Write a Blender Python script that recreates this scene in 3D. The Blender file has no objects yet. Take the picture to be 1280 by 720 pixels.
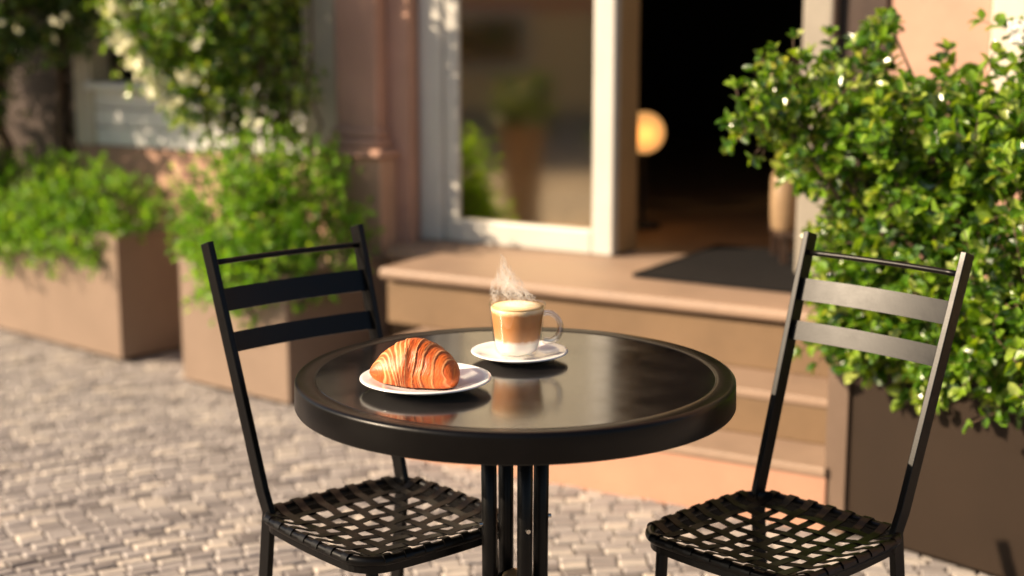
import bpy, math, random
import numpy as np
from mathutils import Vector, Matrix, noise
PI = math.pi
random.seed(7); rng = np.random.default_rng(7)
scene = bpy.context.scene
C = scene.collection

# ------------------------------------------------------------------ camera, sky, sun, exposure
cam_d = bpy.data.cameras.new('camera'); cam = bpy.data.objects.new('camera', cam_d); C.objects.link(cam)
cam.location = (0, 0, 1.41)
cam.rotation_euler = (PI/2 - math.atan(363/1900), 0, 0)
cam_d.sensor_width = 36; cam_d.lens = 1900/1280*36
cam_d.clip_start = .05; cam_d.clip_end = 2000
cam_d.dof.use_dof = True; cam_d.dof.focus_distance = 2.68; cam_d.dof.aperture_fstop = 1.7
scene.camera = cam
SUN_AZ = math.atan2(-.22, -.975); SUN_EL = math.radians(28)
sdir = Vector((math.cos(SUN_AZ)*math.cos(SUN_EL), math.sin(SUN_AZ)*math.cos(SUN_EL), math.sin(SUN_EL)))
w = bpy.data.worlds.new('World'); scene.world = w; w.use_nodes = True
nt = w.node_tree; bg = nt.nodes['Background']
sky = nt.nodes.new('ShaderNodeTexSky'); sky.sky_type = 'NISHITA'; sky.sun_disc = False
sky.sun_elevation = SUN_EL; sky.sun_rotation = math.atan2(sdir.x, sdir.y)
sky.dust_density = 2.5
nt.links.new(sky.outputs[0], bg.inputs[0]); bg.inputs[1].default_value = .06
sl = bpy.data.lights.new('sun', 'SUN'); sl.energy = 5.0; sl.angle = math.radians(.5); sl.color = (1, .79, .56)
so = bpy.data.objects.new('sun', sl); C.objects.link(so); so.rotation_euler = sdir.to_track_quat('Z', 'Y').to_euler()
vs = scene.view_settings; vs.view_transform = 'Standard'; vs.look = 'None'; vs.gamma = 1; vs.use_curve_mapping = False
vs.exposure = 1.18
scene.cycles.transparent_max_bounces = 48; scene.cycles.max_bounces = 10

# ------------------------------------------------------------------ materials
def mat(name, col, rough=.6, metal=0, var=0, scale=8, bump=0, bscale=40, spec=.5, coat=0, trans=0, detail=4, col2=None, stretch=(1, 1, 1)):
    m = bpy.data.materials.new(name); m.use_nodes = True
    N = m.node_tree.nodes; L = m.node_tree.links; p = N['Principled BSDF']
    p.inputs['Base Color'].default_value = (*col, 1); p.inputs['Roughness'].default_value = rough
    p.inputs['Metallic'].default_value = metal; p.inputs['Specular IOR Level'].default_value = spec
    p.inputs['Coat Weight'].default_value = coat
    if var or col2 or bump:
        tc = N.new('ShaderNodeTexCoord'); mp = N.new('ShaderNodeMapping'); mp.inputs['Scale'].default_value = stretch
        L.new(tc.outputs['Object'], mp.inputs[0])
    if var or col2:
        n = N.new('ShaderNodeTexNoise'); n.inputs['Scale'].default_value = scale; n.inputs['Detail'].default_value = detail
        n.inputs['Roughness'].default_value = .65
        L.new(mp.outputs[0], n.inputs['Vector'])
        r = N.new('ShaderNodeValToRGB'); r.color_ramp.elements[0].position = .3; r.color_ramp.elements[1].position = .72
        c2 = col2 or tuple(min(1, c*(1+var)) for c in col); c1 = col if col2 else tuple(c*(1-var) for c in col)
        r.color_ramp.elements[0].color = (*c1, 1); r.color_ramp.elements[1].color = (*c2, 1)
        L.new(n.outputs[0], r.inputs[0]); L.new(r.outputs[0], p.inputs['Base Color'])
        q = N.new('ShaderNodeMapRange'); q.inputs['To Min'].default_value = max(.02, rough-.08); q.inputs['To Max'].default_value = min(1, rough+.12)
        L.new(n.outputs[0], q.inputs[0]); L.new(q.outputs[0], p.inputs['Roughness'])
    if bump:
        b = N.new('ShaderNodeBump'); b.inputs['Strength'].default_value = bump; b.inputs['Distance'].default_value = .004
        n2 = N.new('ShaderNodeTexNoise'); n2.inputs['Scale'].default_value = bscale; n2.inputs['Detail'].default_value = 5
        L.new(mp.outputs[0], n2.inputs['Vector']); L.new(n2.outputs[0], b.inputs['Height']); L.new(b.outputs[0], p.inputs['Normal'])
    return m

def island_mat(name, cols, rough=.5, spec=.5, transl=0, bump=0, tcol=None):
    """colour varies from leaf to leaf (or stone to stone): one random value per mesh island"""
    m = bpy.data.materials.new(name); m.use_nodes = True
    N = m.node_tree.nodes; L = m.node_tree.links; p = N['Principled BSDF']
    g = N.new('ShaderNodeNewGeometry'); r = N.new('ShaderNodeValToRGB')
    els = r.color_ramp.elements
    for i, (pos, c) in enumerate(cols):
        e = els[i] if i < 2 else els.new(pos)
        e.position = pos; e.color = (*c, 1)
    L.new(g.outputs['Random Per Island'], r.inputs[0]); L.new(r.outputs[0], p.inputs['Base Color'])
    p.inputs['Roughness'].default_value = rough; p.inputs['Specular IOR Level'].default_value = spec
    if transl:
        t = N.new('ShaderNodeBsdfTranslucent'); mx = N.new('ShaderNodeMixShader'); mx.inputs[0].default_value = transl
        hs = N.new('ShaderNodeMixRGB'); hs.blend_type = 'MULTIPLY'; hs.inputs[0].default_value = 1
        hs.inputs[2].default_value = (*(tcol or (2.2, 2.0, .6)), 1)
        L.new(r.outputs[0], hs.inputs[1]); L.new(hs.outputs[0], t.inputs[0])
        L.new(p.outputs[0], mx.inputs[1]); L.new(t.outputs[0], mx.inputs[2])
        L.new(mx.outputs[0], N['Material Output'].inputs[0])
    if bump:
        tc = N.new('ShaderNodeTexCoord'); n2 = N.new('ShaderNodeTexNoise'); n2.inputs['Scale'].default_value = 60; n2.inputs['Detail'].default_value = 5
        b = N.new('ShaderNodeBump'); b.inputs['Strength'].default_value = bump; b.inputs['Distance'].default_value = .004
        L.new(tc.outputs['Object'], n2.inputs['Vector']); L.new(n2.outputs[0], b.inputs['Height']); L.new(b.outputs[0], p.inputs['Normal'])
    return m

def emit_mat(name, col, s):
    m = bpy.data.materials.new(name); m.use_nodes = True
    p = m.node_tree.nodes['Principled BSDF']; p.inputs['Base Color'].default_value = (*col, 1)
    p.inputs['Emission Color'].default_value = (*col, 1); p.inputs['Emission Strength'].default_value = s
    return m

def glass_mat(name, tint, refl=.12, rough=.01, base=.0, gcol=(1, 1, 1)):
    """thin pane: see-through plus a mirror share that grows towards grazing"""
    m = bpy.data.materials.new(name); m.use_nodes = True
    N = m.node_tree.nodes; L = m.node_tree.links; N.remove(N['Principled BSDF'])
    t = N.new('ShaderNodeBsdfTransparent'); t.inputs[0].default_value = (*tint, 1)
    g = N.new('ShaderNodeBsdfGlossy'); g.inputs['Roughness'].default_value = rough; g.inputs[0].default_value = (*gcol, 1)
    lw = N.new('ShaderNodeLayerWeight'); lw.inputs[0].default_value = .5
    pw = N.new('ShaderNodeMath'); pw.operation = 'POWER'; pw.inputs[1].default_value = 4; ml = N.new('ShaderNodeMath'); ml.operation = 'MULTIPLY'; ml.inputs[1].default_value = refl
    L.new(lw.outputs['Facing'], pw.inputs[0]); L.new(pw.outputs[0], ml.inputs[0])
    ad = N.new('ShaderNodeMath'); ad.operation = 'ADD'; ad.use_clamp = True; ad.inputs[1].default_value = base
    mx = N.new('ShaderNodeMixShader'); L.new(ml.outputs[0], ad.inputs[0]); L.new(ad.outputs[0], mx.inputs[0])
    L.new(t.outputs[0], mx.inputs[1]); L.new(g.outputs[0], mx.inputs[2]); L.new(mx.outputs[0], N['Material Output'].inputs[0])
    return m

M = dict(
 metal=mat('black_powder_coat', (.0016, .0014, .0013), .31, .0, bump=.02, bscale=300, spec=.2, var=.2, scale=30),
 rim=mat('dark_bronze_metal', (.0018, .0014, .0012), .30, 0, bump=.03, bscale=150, var=.12, scale=8, spec=.2),
 bolt=mat('bolt_steel', (.5, .47, .42), .25, 1),
 porcelain=mat('porcelain', (.80, .80, .79), .12, spec=.6, coat=.3),
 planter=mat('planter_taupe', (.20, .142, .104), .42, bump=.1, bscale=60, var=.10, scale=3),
 planter_shaded=mat('planter_shaded_brown', (.019, .011, .006), .6, spec=.2, bump=.1, bscale=60, var=.12, scale=3),  # right planter: shade on its front painted in as a darker brown
 wall=mat('pink_render', (.46, .27, .195), .85, bump=.3, bscale=50, var=.14, scale=3),
 plinth=mat('plinth_render', (.46, .29, .20), .85, bump=.3, bscale=50, var=.14, scale=4),
 stone=mat('step_stone', (.15, .092, .046), .6, bump=.25, bscale=60, var=.16, scale=4),
 tread=mat('tread_stone', (.27, .185, .130), .6, bump=.25, bscale=60, var=.14, scale=5),
 terracotta=mat('terracotta_render', (.40, .215, .14), .75, bump=.25, bscale=60, var=.1, scale=4),
 cream=mat('cream_paint', (.60, .54, .44), .4, bump=.06, bscale=90, var=.05, scale=6),
 white=mat('white_paint', (.52, .50, .45), .35, bump=.05, bscale=90, var=.05, scale=5),
 apron=mat('white_board_paint', (.78, .77, .74), .4, bump=.05, bscale=90, var=.05, scale=5), jamb=mat('stone_jamb', (.26, .23, .185), .5, var=.08),
 tan=mat('tan_paint', (.42, .27, .13), .5, var=.08, scale=5),
 wood=mat('brown_wood', (.13, .065, .03), .45, bump=.3, bscale=20, var=.3, scale=5, stretch=(6, 6, .6)),
 darkwood=mat('dark_brown_wood', (.035, .018, .011), .5, bump=.3, bscale=20, var=.3, scale=5, stretch=(6, 6, .6)),
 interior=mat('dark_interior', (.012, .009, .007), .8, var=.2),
 floor_in=mat('interior_floor', (.22, .12, .055), .5, var=.2, scale=6),
 rubber=mat('black_rubber_mat', (.010, .009, .009), .95, bump=.8, bscale=250, spec=.15, var=.2, scale=40),
 ceramic=mat('beige_ceramic', (.27, .18, .10), .4, var=.15, scale=8),
 soil=mat('dark_soil', (.022, .014, .009), .95, bump=1, bscale=50, var=.4),
 bark=mat('bark', (.10, .062, .038), .85, bump=1, bscale=60, var=.4, scale=20, stretch=(3, 3, .6)),
 grout=mat('sand_joint', (.19, .16, .14), .95, bump=.6, bscale=200, var=.25, scale=6),
 street=mat('beige_facade', (.72, .50, .27), .85, var=.12, bump=.2),
 red=mat('red_band', (.42, .06, .05), .6, var=.1),
 darkglass=glass_mat('window_glass_dark', (.25, .25, .23), .35, .02, .06),
 doorglass=glass_mat('door_glass', (.40, .32, .20), .4, .07, .6, (1, .84, .58)),
 cupglass=glass_mat('cup_glass', (.98, .98, .98), .75, .02, .055),
)
GREEN = [(0, (.022, .065, .006)), (.3, (.06, .15, .010)), (.6, (.13, .25, .016)), (.85, (.23, .34, .03)), (1, (.40, .46, .13))]
M['leaf'] = island_mat('glossy_leaf', GREEN, .24, 1.0, .30)
M['leaf_lime'] = island_mat('lime_leaf', [(0, (.06, .15, .008)), (.4, (.12, .29, .012)), (.8, (.20, .40, .02)), (1, (.32, .46, .05))], .42, .5, .38)
M['leaf_dark'] = island_mat('dark_leaf', [(0, (.014, .036, .006)), (.5, (.035, .085, .010)), (.85, (.09, .16, .016)), (1, (.25, .30, .06))], .34, .6, .25)
M['petal'] = island_mat('cream_petal', [(0, (.62, .60, .36)), (.5, (.75, .74, .52)), (1, (.80, .80, .66))], .5, .4, .3, tcol=(1, 1, .9))
M['petal_white'] = island_mat('white_petal', [(0, (.72, .72, .66)), (1, (.82, .82, .80))], .5, .4, .3, tcol=(1, 1, 1))
M['cobble'] = island_mat('cobble_stone', [(0, (.15, .132, .125)), (.12, (.24, .215, .205)), (.6, (.32, .29, .275)), (.85, (.38, .34, .305)), (1, (.48, .42, .36))], .62, .4, 0, .55)

# ------------------------------------------------------------------ mesh helpers
class MB:
    def __init__(s): s.v = []; s.f = []
    def add(s, vs, fs):
        o = len(s.v); s.v += [tuple(v) for v in vs]; s.f += [tuple(i+o for i in f) for f in fs]; return s
    def box(s, lo, hi, mtx=None, ch=0):
        x0, y0, z0 = lo; x1, y1, z1 = hi
        if ch <= 0:
            vs = [(x0, y0, z0), (x1, y0, z0), (x1, y1, z0), (x0, y1, z0), (x0, y0, z1), (x1, y0, z1), (x1, y1, z1), (x0, y1, z1)]
            fs = [(0, 3, 2, 1), (4, 5, 6, 7), (0, 1, 5, 4), (1, 2, 6, 5), (2, 3, 7, 6), (3, 0, 4, 7)]
        else:
            import bmesh
            bm = bmesh.new()
            g = bmesh.ops.create_cube(bm, size=1)
            for q in bm.verts: q.co = Vector(((x0+x1)/2+q.co.x*(x1-x0), (y0+y1)/2+q.co.y*(y1-y0), (z0+z1)/2+q.co.z*(z1-z0)))
            bmesh.ops.bevel(bm, geom=bm.edges[:], offset=ch, segments=2, affect='EDGES', profile=.5)
            bm.verts.index_update(); vs = [q.co.copy() for q in bm.verts]; fs = [[q.index for q in f.verts] for f in bm.faces]; bm.free()
        if mtx is not None: vs = [mtx @ Vector(v) for v in vs]
        return s.add(vs, fs)
    def tube(s, pts, r, n=10, closed=False, prof=None, up=None):
        """sweep a round (or prof) section along pts; r number or list"""
        P = [Vector(p) for p in pts]; k = len(P)
        rs = r if isinstance(r, (list, tuple)) else [r]*k
        prof = prof or [(math.cos(a), math.sin(a)) for a in [2*PI*i/n for i in range(n)]]; n = len(prof)
        ref = Vector(up) if up else None; vs = []
        pn = None
        for i, p in enumerate(P):
            a = P[(i-1) % k] if (i > 0 or closed) else p; b = P[(i+1) % k] if (i < k-1 or closed) else p
            t = (b-a).normalized()
            if ref is not None: u = ref - t*ref.dot(t)
            elif pn is None: u = t.orthogonal()
            else: u = pn - t*pn.dot(t)
            u.normalize(); pn = u; q = t.cross(u)
            for x, y in prof: vs.append(p + u*(x*rs[i]) + q*(y*rs[i]))
        fs = []
        for i in range(k if closed else k-1):
            j = (i+1) % k
            for a in range(n): b = (a+1) % n; fs.append((i*n+a, i*n+b, j*n+b, j*n+a))
        if not closed: fs += [tuple(range(n))[::-1], tuple((k-1)*n+a for a in range(n))]
        return s.add(vs, fs)
    def lathe(s, prof, n=48, c=(0, 0, 0)):
        vs = []; m = len(prof)
        for i in range(n):
            a = 2*PI*i/n
            for r, z in prof: vs.append((c[0]+r*math.cos(a), c[1]+r*math.sin(a), c[2]+z))
        fs = [((i*m+j), ((i+1) % n)*m+j, ((i+1) % n)*m+j+1, i*m+j+1) for i in range(n) for j in range(m-1)]
        return s.add(vs, fs)
    def build(s, name, m, parent=None, smooth=False, bevel=0, sub=0, weld=False, flat_angle=None):
        me = bpy.data.meshes.new(name); me.from_pydata(s.v, [], s.f)
        if weld:
            import bmesh
            bm = bmesh.new(); bm.from_mesh(me); bmesh.ops.remove_doubles(bm, verts=bm.verts, dist=1e-6)
            bmesh.ops.recalc_face_normals(bm, faces=bm.faces); bm.to_mesh(me); bm.free()
        me.materials.append(M[m] if isinstance(m, str) else m)
        if smooth: me.polygons.foreach_set('use_smooth', [True]*len(me.polygons))
        me.update()
        o = bpy.data.objects.new(name, me); C.objects.link(o)
        if parent is not None: o.parent = parent
        if bevel:
            b = o.modifiers.new('bevel', 'BEVEL'); b.width = bevel; b.segments = 2; b.limit_method = 'ANGLE'
        if smooth and flat_angle:
            e = o.modifiers.new('split', 'EDGE_SPLIT'); e.split_angle = math.radians(flat_angle)
        if sub:
            q = o.modifiers.new('sub', 'SUBSURF'); q.levels = q.render_levels = sub
        return o
def tag(o, label=None, cat=None, group=None, kind=None):
    if label: o['label'] = label
    if cat: o['category'] = cat
    if group: o['group'] = group
    if kind: o['kind'] = kind
    return o
def empty(name, loc=(0, 0, 0), rz=0):
    o = bpy.data.objects.new(name, None); o.empty_display_size = .1; C.objects.link(o); o.location = loc; o.rotation_euler = (0, 0, rz); return o

# ------------------------------------------------------------------ ground and paving
g = MB(); g.add([(-150, -150, 0), (150, -150, 0), (150, 150, 0), (-150, 150, 0)], [(0, 1, 2, 3)])
tag(g.build('ground', 'grout'), kind='structure')
def paving():
    cx, cy = .45, 1.2
    mb = MB(); r = .30; wrow = .044
    F0 = Vector((-.5, -.866)); O0 = Vector((-.241, 5.577))
    while r < 9.5:
        n = max(6, int(2*PI*r/.074)); off = random.random()
        for i in range(n):
            a0 = 2*PI*(i+off)/n; am = a0 + PI/n
            x = cx+math.cos(am)*(r+wrow/2); y = cy+math.sin(am)*(r+wrow/2)
            if not (-4.6 < x < 3.6 and .2 < y < 7.6): continue
            if (Vector((x, y))-O0).dot(F0) < .0: continue
            da = 2*PI/n; g_ = .0018+random.random()*.0018
            jr = random.uniform(-.002, .002); tz = [random.uniform(-.0015, .0015) for _ in range(4)]; z = .012+random.uniform(-.003, .002)+.006*noise.noise(Vector((x*1.3, y*1.3, 0)))
            ring = []
            for (ins, zz) in ((g_, -.002), (g_+.001, z-.004), (g_+.0042, z)):
                ia = ins/(r+wrow/2)
                for k, (aa, rr) in enumerate(((a0+ia, r+ins+jr), (a0+da-ia, r+ins+jr), (a0+da-ia, r+wrow-ins+jr), (a0+ia, r+wrow-ins+jr))):
                    ring.append((cx+math.cos(aa)*rr, cy+math.sin(aa)*rr, zz+(tz[k] if zz > 0 else 0)))
            fs = [(8, 9, 10, 11)] + [(l*4+k, l*4+(k+1) % 4, (l+1)*4+(k+1) % 4, (l+1)*4+k) for l in (0, 1) for k in range(4)]
            mb.add(ring, fs)
        r += wrow
    return mb
tag(paving().build('cobblestone_paving', 'cobble'), kind='structure')

# ------------------------------------------------------------------ facade (u along the wall, v out of it, z up)
OX, OY = -.241, 5.577; UX, UY = .866025, -.5; VX, VY = -.5, -.866025
FM = Matrix(((UX, VX, 0, OX), (UY, VY, 0, OY), (0, 0, 1, 0), (0, 0, 0, 1)))
def FP(u, v, z): return FM @ Vector((u, v, z))
def fbox(mb, u0, u1, v0, v1, z0, z1, ch=0): return mb.box((u0, min(v0, v1), z0), (u1, max(v0, v1), z1), FM, ch)
H = 3.7; L = .52
fb = tag(empty('cafe_building', tuple(FP(0, 0, 0))), 'pink rendered cafe building with open doorway and cream pilaster', 'building')
def fpart(mb, name, m, parent=fb, **k):
    mi = Matrix.Translation(-Vector(fb.location)); mb.v = [tuple(mi @ Vector(v)) for v in mb.v]
    return mb.build(name, m, parent, **k)
# walls
b = MB()
fbox(b, -4.2, -1.80, -.18, .06, 0, .44); fbox(b, -4.2, -1.80, -.18, .06, 2.5, H); fbox(b, -1.80, -.43, -.18, .058, 0, .80); fbox(b, -1.80, -.43, -.18, .058, 2.5, H)
fbox(b, -.43, -.125, -.30, .06, 0, H); fbox(b, -.125, 1.46, -.30, .056, 2.55, H)
fbox(b, 1.65, 1.945, -.30, .06, 0, H); fbox(b, 1.945, 3.2, -.18, .056, 0, .9); fbox(b, 1.945, 3.2, -.18, .056, 2.5, H); fbox(b, 3.2, 5.0, -.18, .06, 0, H)
wall_o = fpart(b, 'wall', 'wall')
for k in range(4):
    b = MB(); u = -4.19+.597*k; fbox(b, u, u+.592, -.12, .03, .441, 2.499, .004); fbox(b, u+.09, u+.50, .031, .045, .55, 2.4, .004); fpart(b, 'dark_panel', 'darkwood', fb)
b = MB(); fbox(b, -.405, -.215, .06, .13, L, H, .01); pil = fpart(b, 'pilaster', 'wall')
b = MB(); fbox(b, -.435, -.18, .06, .165, .0, .83, .006); fpart(b, 'plinth', 'plinth')
b = MB(); fbox(b, -.45, -.165, .055, .19, .832, .865, .012); fbox(b, -.43, -.19, .055, .165, .866, .90, .016); fbox(b, -.418, -.203, .058, .145, .901, .935, .012)
fpart(b, 'moulding', 'wall', pil if False else fb)
# shop window with white apron, left of the pilaster
def window(u0, u1, z0, z1, apron=0, muntin=None):
    b = MB(); t = .10
    fbox(b, u0, u0+t, -.10, .075, z0, z1, .006); fbox(b, u1-t-.06, u1, -.10, .075, z0, z1, .006)
    fbox(b, u0+t+.001, u1-t-.061, -.10, .07, z1-t, z1, .006)
    if muntin: fbox(b, muntin, muntin+.05, -.06, .05, z0+apron+.03, z1-t-.001, .004)
    f = fpart(b, 'window_frame', 'cream', fb)
    b = MB()
    if apron:
        n = 3
        for i in range(n):
            a = z0+.004+(apron-.03)*i/n; fbox(b, u0+t+.002, u1-t-.062, -.08, .06, a, a+(apron-.03)/n-.006, .004)
        ap = fpart(b, 'apron', 'apron', fb)
        b = MB(); fbox(b, u0+t+.002, u1-t-.062, -.08, .12, z0+apron-.028, z0+apron, .006); fpart(b, 'window_sill', 'apron', fb)
    b = MB(); fbox(b, u0+t, u1-t-.06, -.045, -.037, z0+apron+.002, z1-t); fpart(b, 'pane', 'darkglass', fb)
window(-1.80, -.435, .802, 2.498, .265, -1.1)
window(1.95, 3.195, .902, 2.498, .06, 2.5)
# white framed glass panel beside the doorway
b = MB()
fbox(b, -.12, -.02, -.14, .0, L+.001, 2.53, .008); fbox(b, -.019, .045, -.10, -.012, L+.001, 2.53, .01)
fbox(b, .60, .682, -.05, .0, L+.001, 2.53, .008)
fbox(b, .046, .599, -.05, -.001, L+.001, .608, .008); fbox(b, .046, .599, -.05, -.001, 2.44, 2.53, .008)
pf = fpart(b, 'door_frame', 'white', fb)
b = MB(); fbox(b, .57, .681, -.20, -.051, L+.001, 2.53, .004); fpart(b, 'door_post', 'tan', fb)
b = MB(); fbox(b, .046, .599, -.032, -.026, .61, 2.438); fpart(b, 'pane', 'doorglass', fb)
# right side of the doorway: wooden leaf, cream jamb, dark brown panel set back
b = MB(); fbox(b, 1.355, 1.455, -.14, .03, L+.001, 2.54, .008); fpart(b, 'door_jamb', 'jamb', fb)
b = MB(); fbox(b, 1.457, 1.648, -.20, -.02, 0, 2.54, .004); fbox(b, 1.49, 1.615, -.021, -.008, L+.25, 2.45, .004); fpart(b, 'dark_panel', 'darkwood', fb)
dm = MB()
for a0, a1, z0, z1 in ((0, .07, L+.01, 2.5), (.56, .63, L+.01, 2.5), (.071, .559, L+.01, L+.16), (.071, .559, 2.38, 2.5)):
    fbox(dm, 1.315, 1.353, -.15-a1, -.15-a0, z0, z1, .003)
dl = fpart(dm, 'door_leaf', 'wood', fb)
b = MB(); fbox(b, 1.331, 1.337, -.709, -.221, L+.16, 2.38); fpart(b, 'door_pane', 'darkglass', dl)
# inside
b = MB()
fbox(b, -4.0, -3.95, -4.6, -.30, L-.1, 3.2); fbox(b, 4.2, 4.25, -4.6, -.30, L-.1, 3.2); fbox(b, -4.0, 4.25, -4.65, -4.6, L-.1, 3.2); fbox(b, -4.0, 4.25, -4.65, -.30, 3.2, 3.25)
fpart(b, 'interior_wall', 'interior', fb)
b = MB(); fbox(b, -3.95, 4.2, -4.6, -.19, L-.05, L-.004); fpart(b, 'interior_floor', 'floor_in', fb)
b = MB(); fbox(b, -4.3, 5.1, -4.7, .12, H+.001, H+.25, .02); fpart(b, 'cornice', 'wall', fb)

# entrance steps
st = tag(empty('entrance_steps', tuple(FP(.6, .5, 0))), 'three low stone steps with a lit terracotta bottom riser leading to the doorway', 'steps')
def spart(mb, name, m, **k):
    mi = Matrix.Translation(-Vector(st.location)); mb.v = [tuple(mi @ Vector(v)) for v in mb.v]
    return mb.build(name, m, st, **k)
UR = 1.79
b = MB(); fbox(b, .40, UR, .771, .955, 0, .162, .004); spart(b, 'riser', 'terracotta')
b = MB(); fbox(b, .393, UR, .60, .962, .163, .19, .006); spart(b, 'tread', 'tread')
b = MB(); fbox(b, .25, UR, .575, .764, .191, .298, .004); spart(b, 'riser', 'stone')
b = MB(); fbox(b, .243, UR, .40, .772, .299, .325, .006); spart(b, 'tread', 'tread')
b = MB(); fbox(b, .105, UR, .30, .545, .326, .469, .004); fbox(b, -.12, .10, .062, .20, .0, .469, .004); spart(b, 'riser', 'stone')
b = MB()
ub = [.09, UR]
for a, c in zip(ub[:-1], ub[1:]): fbox(b, a+.001, c-.001, .061, .58, .482, L, .014)
fbox(b, -.13, .089, .061, .22, .475, L, .01)
fbox(b, -.12, 1.35, -.185, .0605, .47, L-.001)
spart(b, 'landing', 'tread')

# door mat
b = MB()
def on(u, v): return (u, v)
t = tag(empty('door_mat', tuple(FP(1.1, .2, L+.002))), 'flat black rubber door mat lying across the threshold', 'door mat')
mi = Matrix.Translation(-Vector(t.location))
b.box((0, 0, 0), (.74, .66, .010), mi @ Matrix.Translation((.405, 4.842, L+.002)) @ Matrix.Rotation(-math.radians(31), 4, 'Z') @ Matrix.Shear('XY', 4, (0, 0)), .003)
b.build('mat_pad', 'rubber', t)
b = MB()
W = mi @ Matrix.Translation((.405, 4.842, L+.002)) @ Matrix.Rotation(-math.radians(31), 4, 'Z')
for lo, hi in (((-.012, -.012, 0), (.752, -.001, .013)), ((-.012, .661, 0), (.752, .672, .013)), ((-.012, 0, 0), (-.001, .66, .013)), ((.741, 0, 0), (.752, .66, .013))): b.box(lo, hi, W, .002)
b.build('mat_border', 'rubber', t)

# globe lamp in the dark room
lx, ly, lz = .516, 5.95, .892
t = tag(empty('globe_lamp', (lx, ly, L)), 'glowing amber globe lamp in the dark doorway', 'lamp')
def sphere(c, r, n=28, m=16, sz=1):
    prof = [(r*math.sin(PI*i/m), -r*sz*math.cos(PI*i/m)) for i in range(m+1)]; prof[0] = (1e-5, -r*sz); prof[-1] = (1e-5, r*sz)
    return MB().lathe(prof, n, c)
M['amber'] = emit_mat('amber_glass', (1, .50, .16), .30)
sphere((0, 0, lz-L), .082).build('lamp_globe', 'amber', t, True)
b = MB(); b.lathe([(.001, 0), (.07, 0), (.07, .012), (.012, .02), (.009, .04), (.009, lz-L-.08), (.02, lz-L-.078), (.001, lz-L-.07)], 24); b.build('lamp_stand', 'interior', t, True)
pl_ = bpy.data.lights.new('lamp_bulb', 'POINT'); pl_.energy = .5; pl_.color = (1, .55, .2); pl_.shadow_soft_size = .09
po = bpy.data.objects.new('lamp_bulb', pl_); C.objects.link(po); po.parent = t; po.location = (0, -.16, lz-L)

# beige pots just inside, on a dark stool
t = tag(empty('wooden_stool', (.965, 5.12, L)), 'dark wooden stool inside the doorway carrying the beige vases', 'stool')
b = MB(); b.box((-.07, -.10, .095), (.13, .12, .115), None, .005); b.build('seat', 'darkwood', t)
for x in (-.05, .11):
    for y in (-.08, .10):
        b = MB(); b.box((x-.012, y-.012, 0), (x+.012, y+.012, .094)); b.build('leg', 'darkwood', t)
def vase(x, y, z, r, h, lab):
    b = MB(); b.lathe([(.001, 0), (r*.8, 0), (r*.95, h*.1), (r, h*.5), (r*.96, h*.9), (r*.8, h*.97), (r*.82, h), (r*.7, h), (r*.7, h*.9), (.001, h*.9)], 32)
    o = b.build('vase', 'ceramic', None, True, flat_angle=50); o.location = (x, y, z); tag(o, lab, 'vase')
vase(.925, 5.12, L+.116, .048, .20, 'taller beige cylindrical vase just inside the doorway')
vase(1.04, 5.12, L+.116, .040, .11, 'shorter beige vase half hidden behind the bush by the doorway')

# ------------------------------------------------------------------ foliage
def leaf_verts(base, d, n, L_, W_, fold=.25, curl=.12):
    """one leaf: 7 verts, 4 faces folded along the midrib"""
    s = d.cross(n); s.normalize(); n = s.cross(d)
    p = lambda a, bb, c: base + d*(a*L_) + s*(bb*W_) + n*(c*W_)
    return [p(0, 0, 0), p(.38, .5, fold), p(.8, .36, fold*.7-curl), p(1, 0, -curl*1.6), p(.8, -.36, fold*.7-curl), p(.38, -.5, fold), p(.5, 0, 0)]
LF = [(0, 6, 2, 1), (6, 3, 2), (6, 4, 3), (0, 5, 4, 6)]
def rdir():
    v = Vector((random.gauss(0, 1), random.gauss(0, 1), random.gauss(0, 1))); return v.normalized()
def twig(mb, wood, p, d, ln, ls, n, droop=.3, aspect=.62):
    pts = []; q = p.copy(); dd = d.copy(); step = ln/n
    for i in range(n):
        q = q + dd*step; dd = (dd + Vector((0, 0, -droop*step*4)) + rdir()*.12).normalized(); pts.append((q.copy(), dd.copy()))
    ph = random.random()*PI
    for i, (q, dd) in enumerate(pts):
        s = dd.orthogonal().normalized(); s = Matrix.Rotation(ph+i*1.9, 3, dd) @ s
        for sg in (1, -1):
            ld = (s*sg*.9 + dd*.55 + Vector((0, 0, .25))).normalized(); k = ls*random.uniform(.65, 1.15)*(1-.25*(i/n))
            nn = (Vector((0, 0, .55)) + dd*.75 + rdir()*.7)
            mb.add(leaf_verts(q, ld, nn, k, k*aspect*random.uniform(.85, 1.15)), LF)
    q, dd = pts[-1]
    for j in range(2): mb.add(leaf_verts(q, (dd+rdir()*.4).normalized(), Vector((0, 0, 1))+rdir()*.5, ls*.75, ls*.75*aspect), LF)
    if wood is not None: wood.tube([p]+[x for x, _ in pts], [.0022]+[.0016]*len(pts), 4)
def clump(mb, wood, c, r, n, ls, ln=.12, droop=.3, aspect=.62, shell=.55, rz=1.0):
    c = Vector(c)
    for _ in range(n):
        d = rdir(); k = random.uniform(shell, 1.0)**.6
        wob = 1+.28*noise.noise(Vector(c)*3+d*2.2)
        p = c + Vector((d.x*r, d.y*r, d.z*r*rz))*k*wob
        dd = (d*.8+Vector((0, 0, .35))+rdir()*.5).normalized()
        twig(mb, wood, p-dd*ln*.5, dd, ln*random.uniform(.6, 1.3), ls, random.randint(3, 5), droop, aspect)
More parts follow.
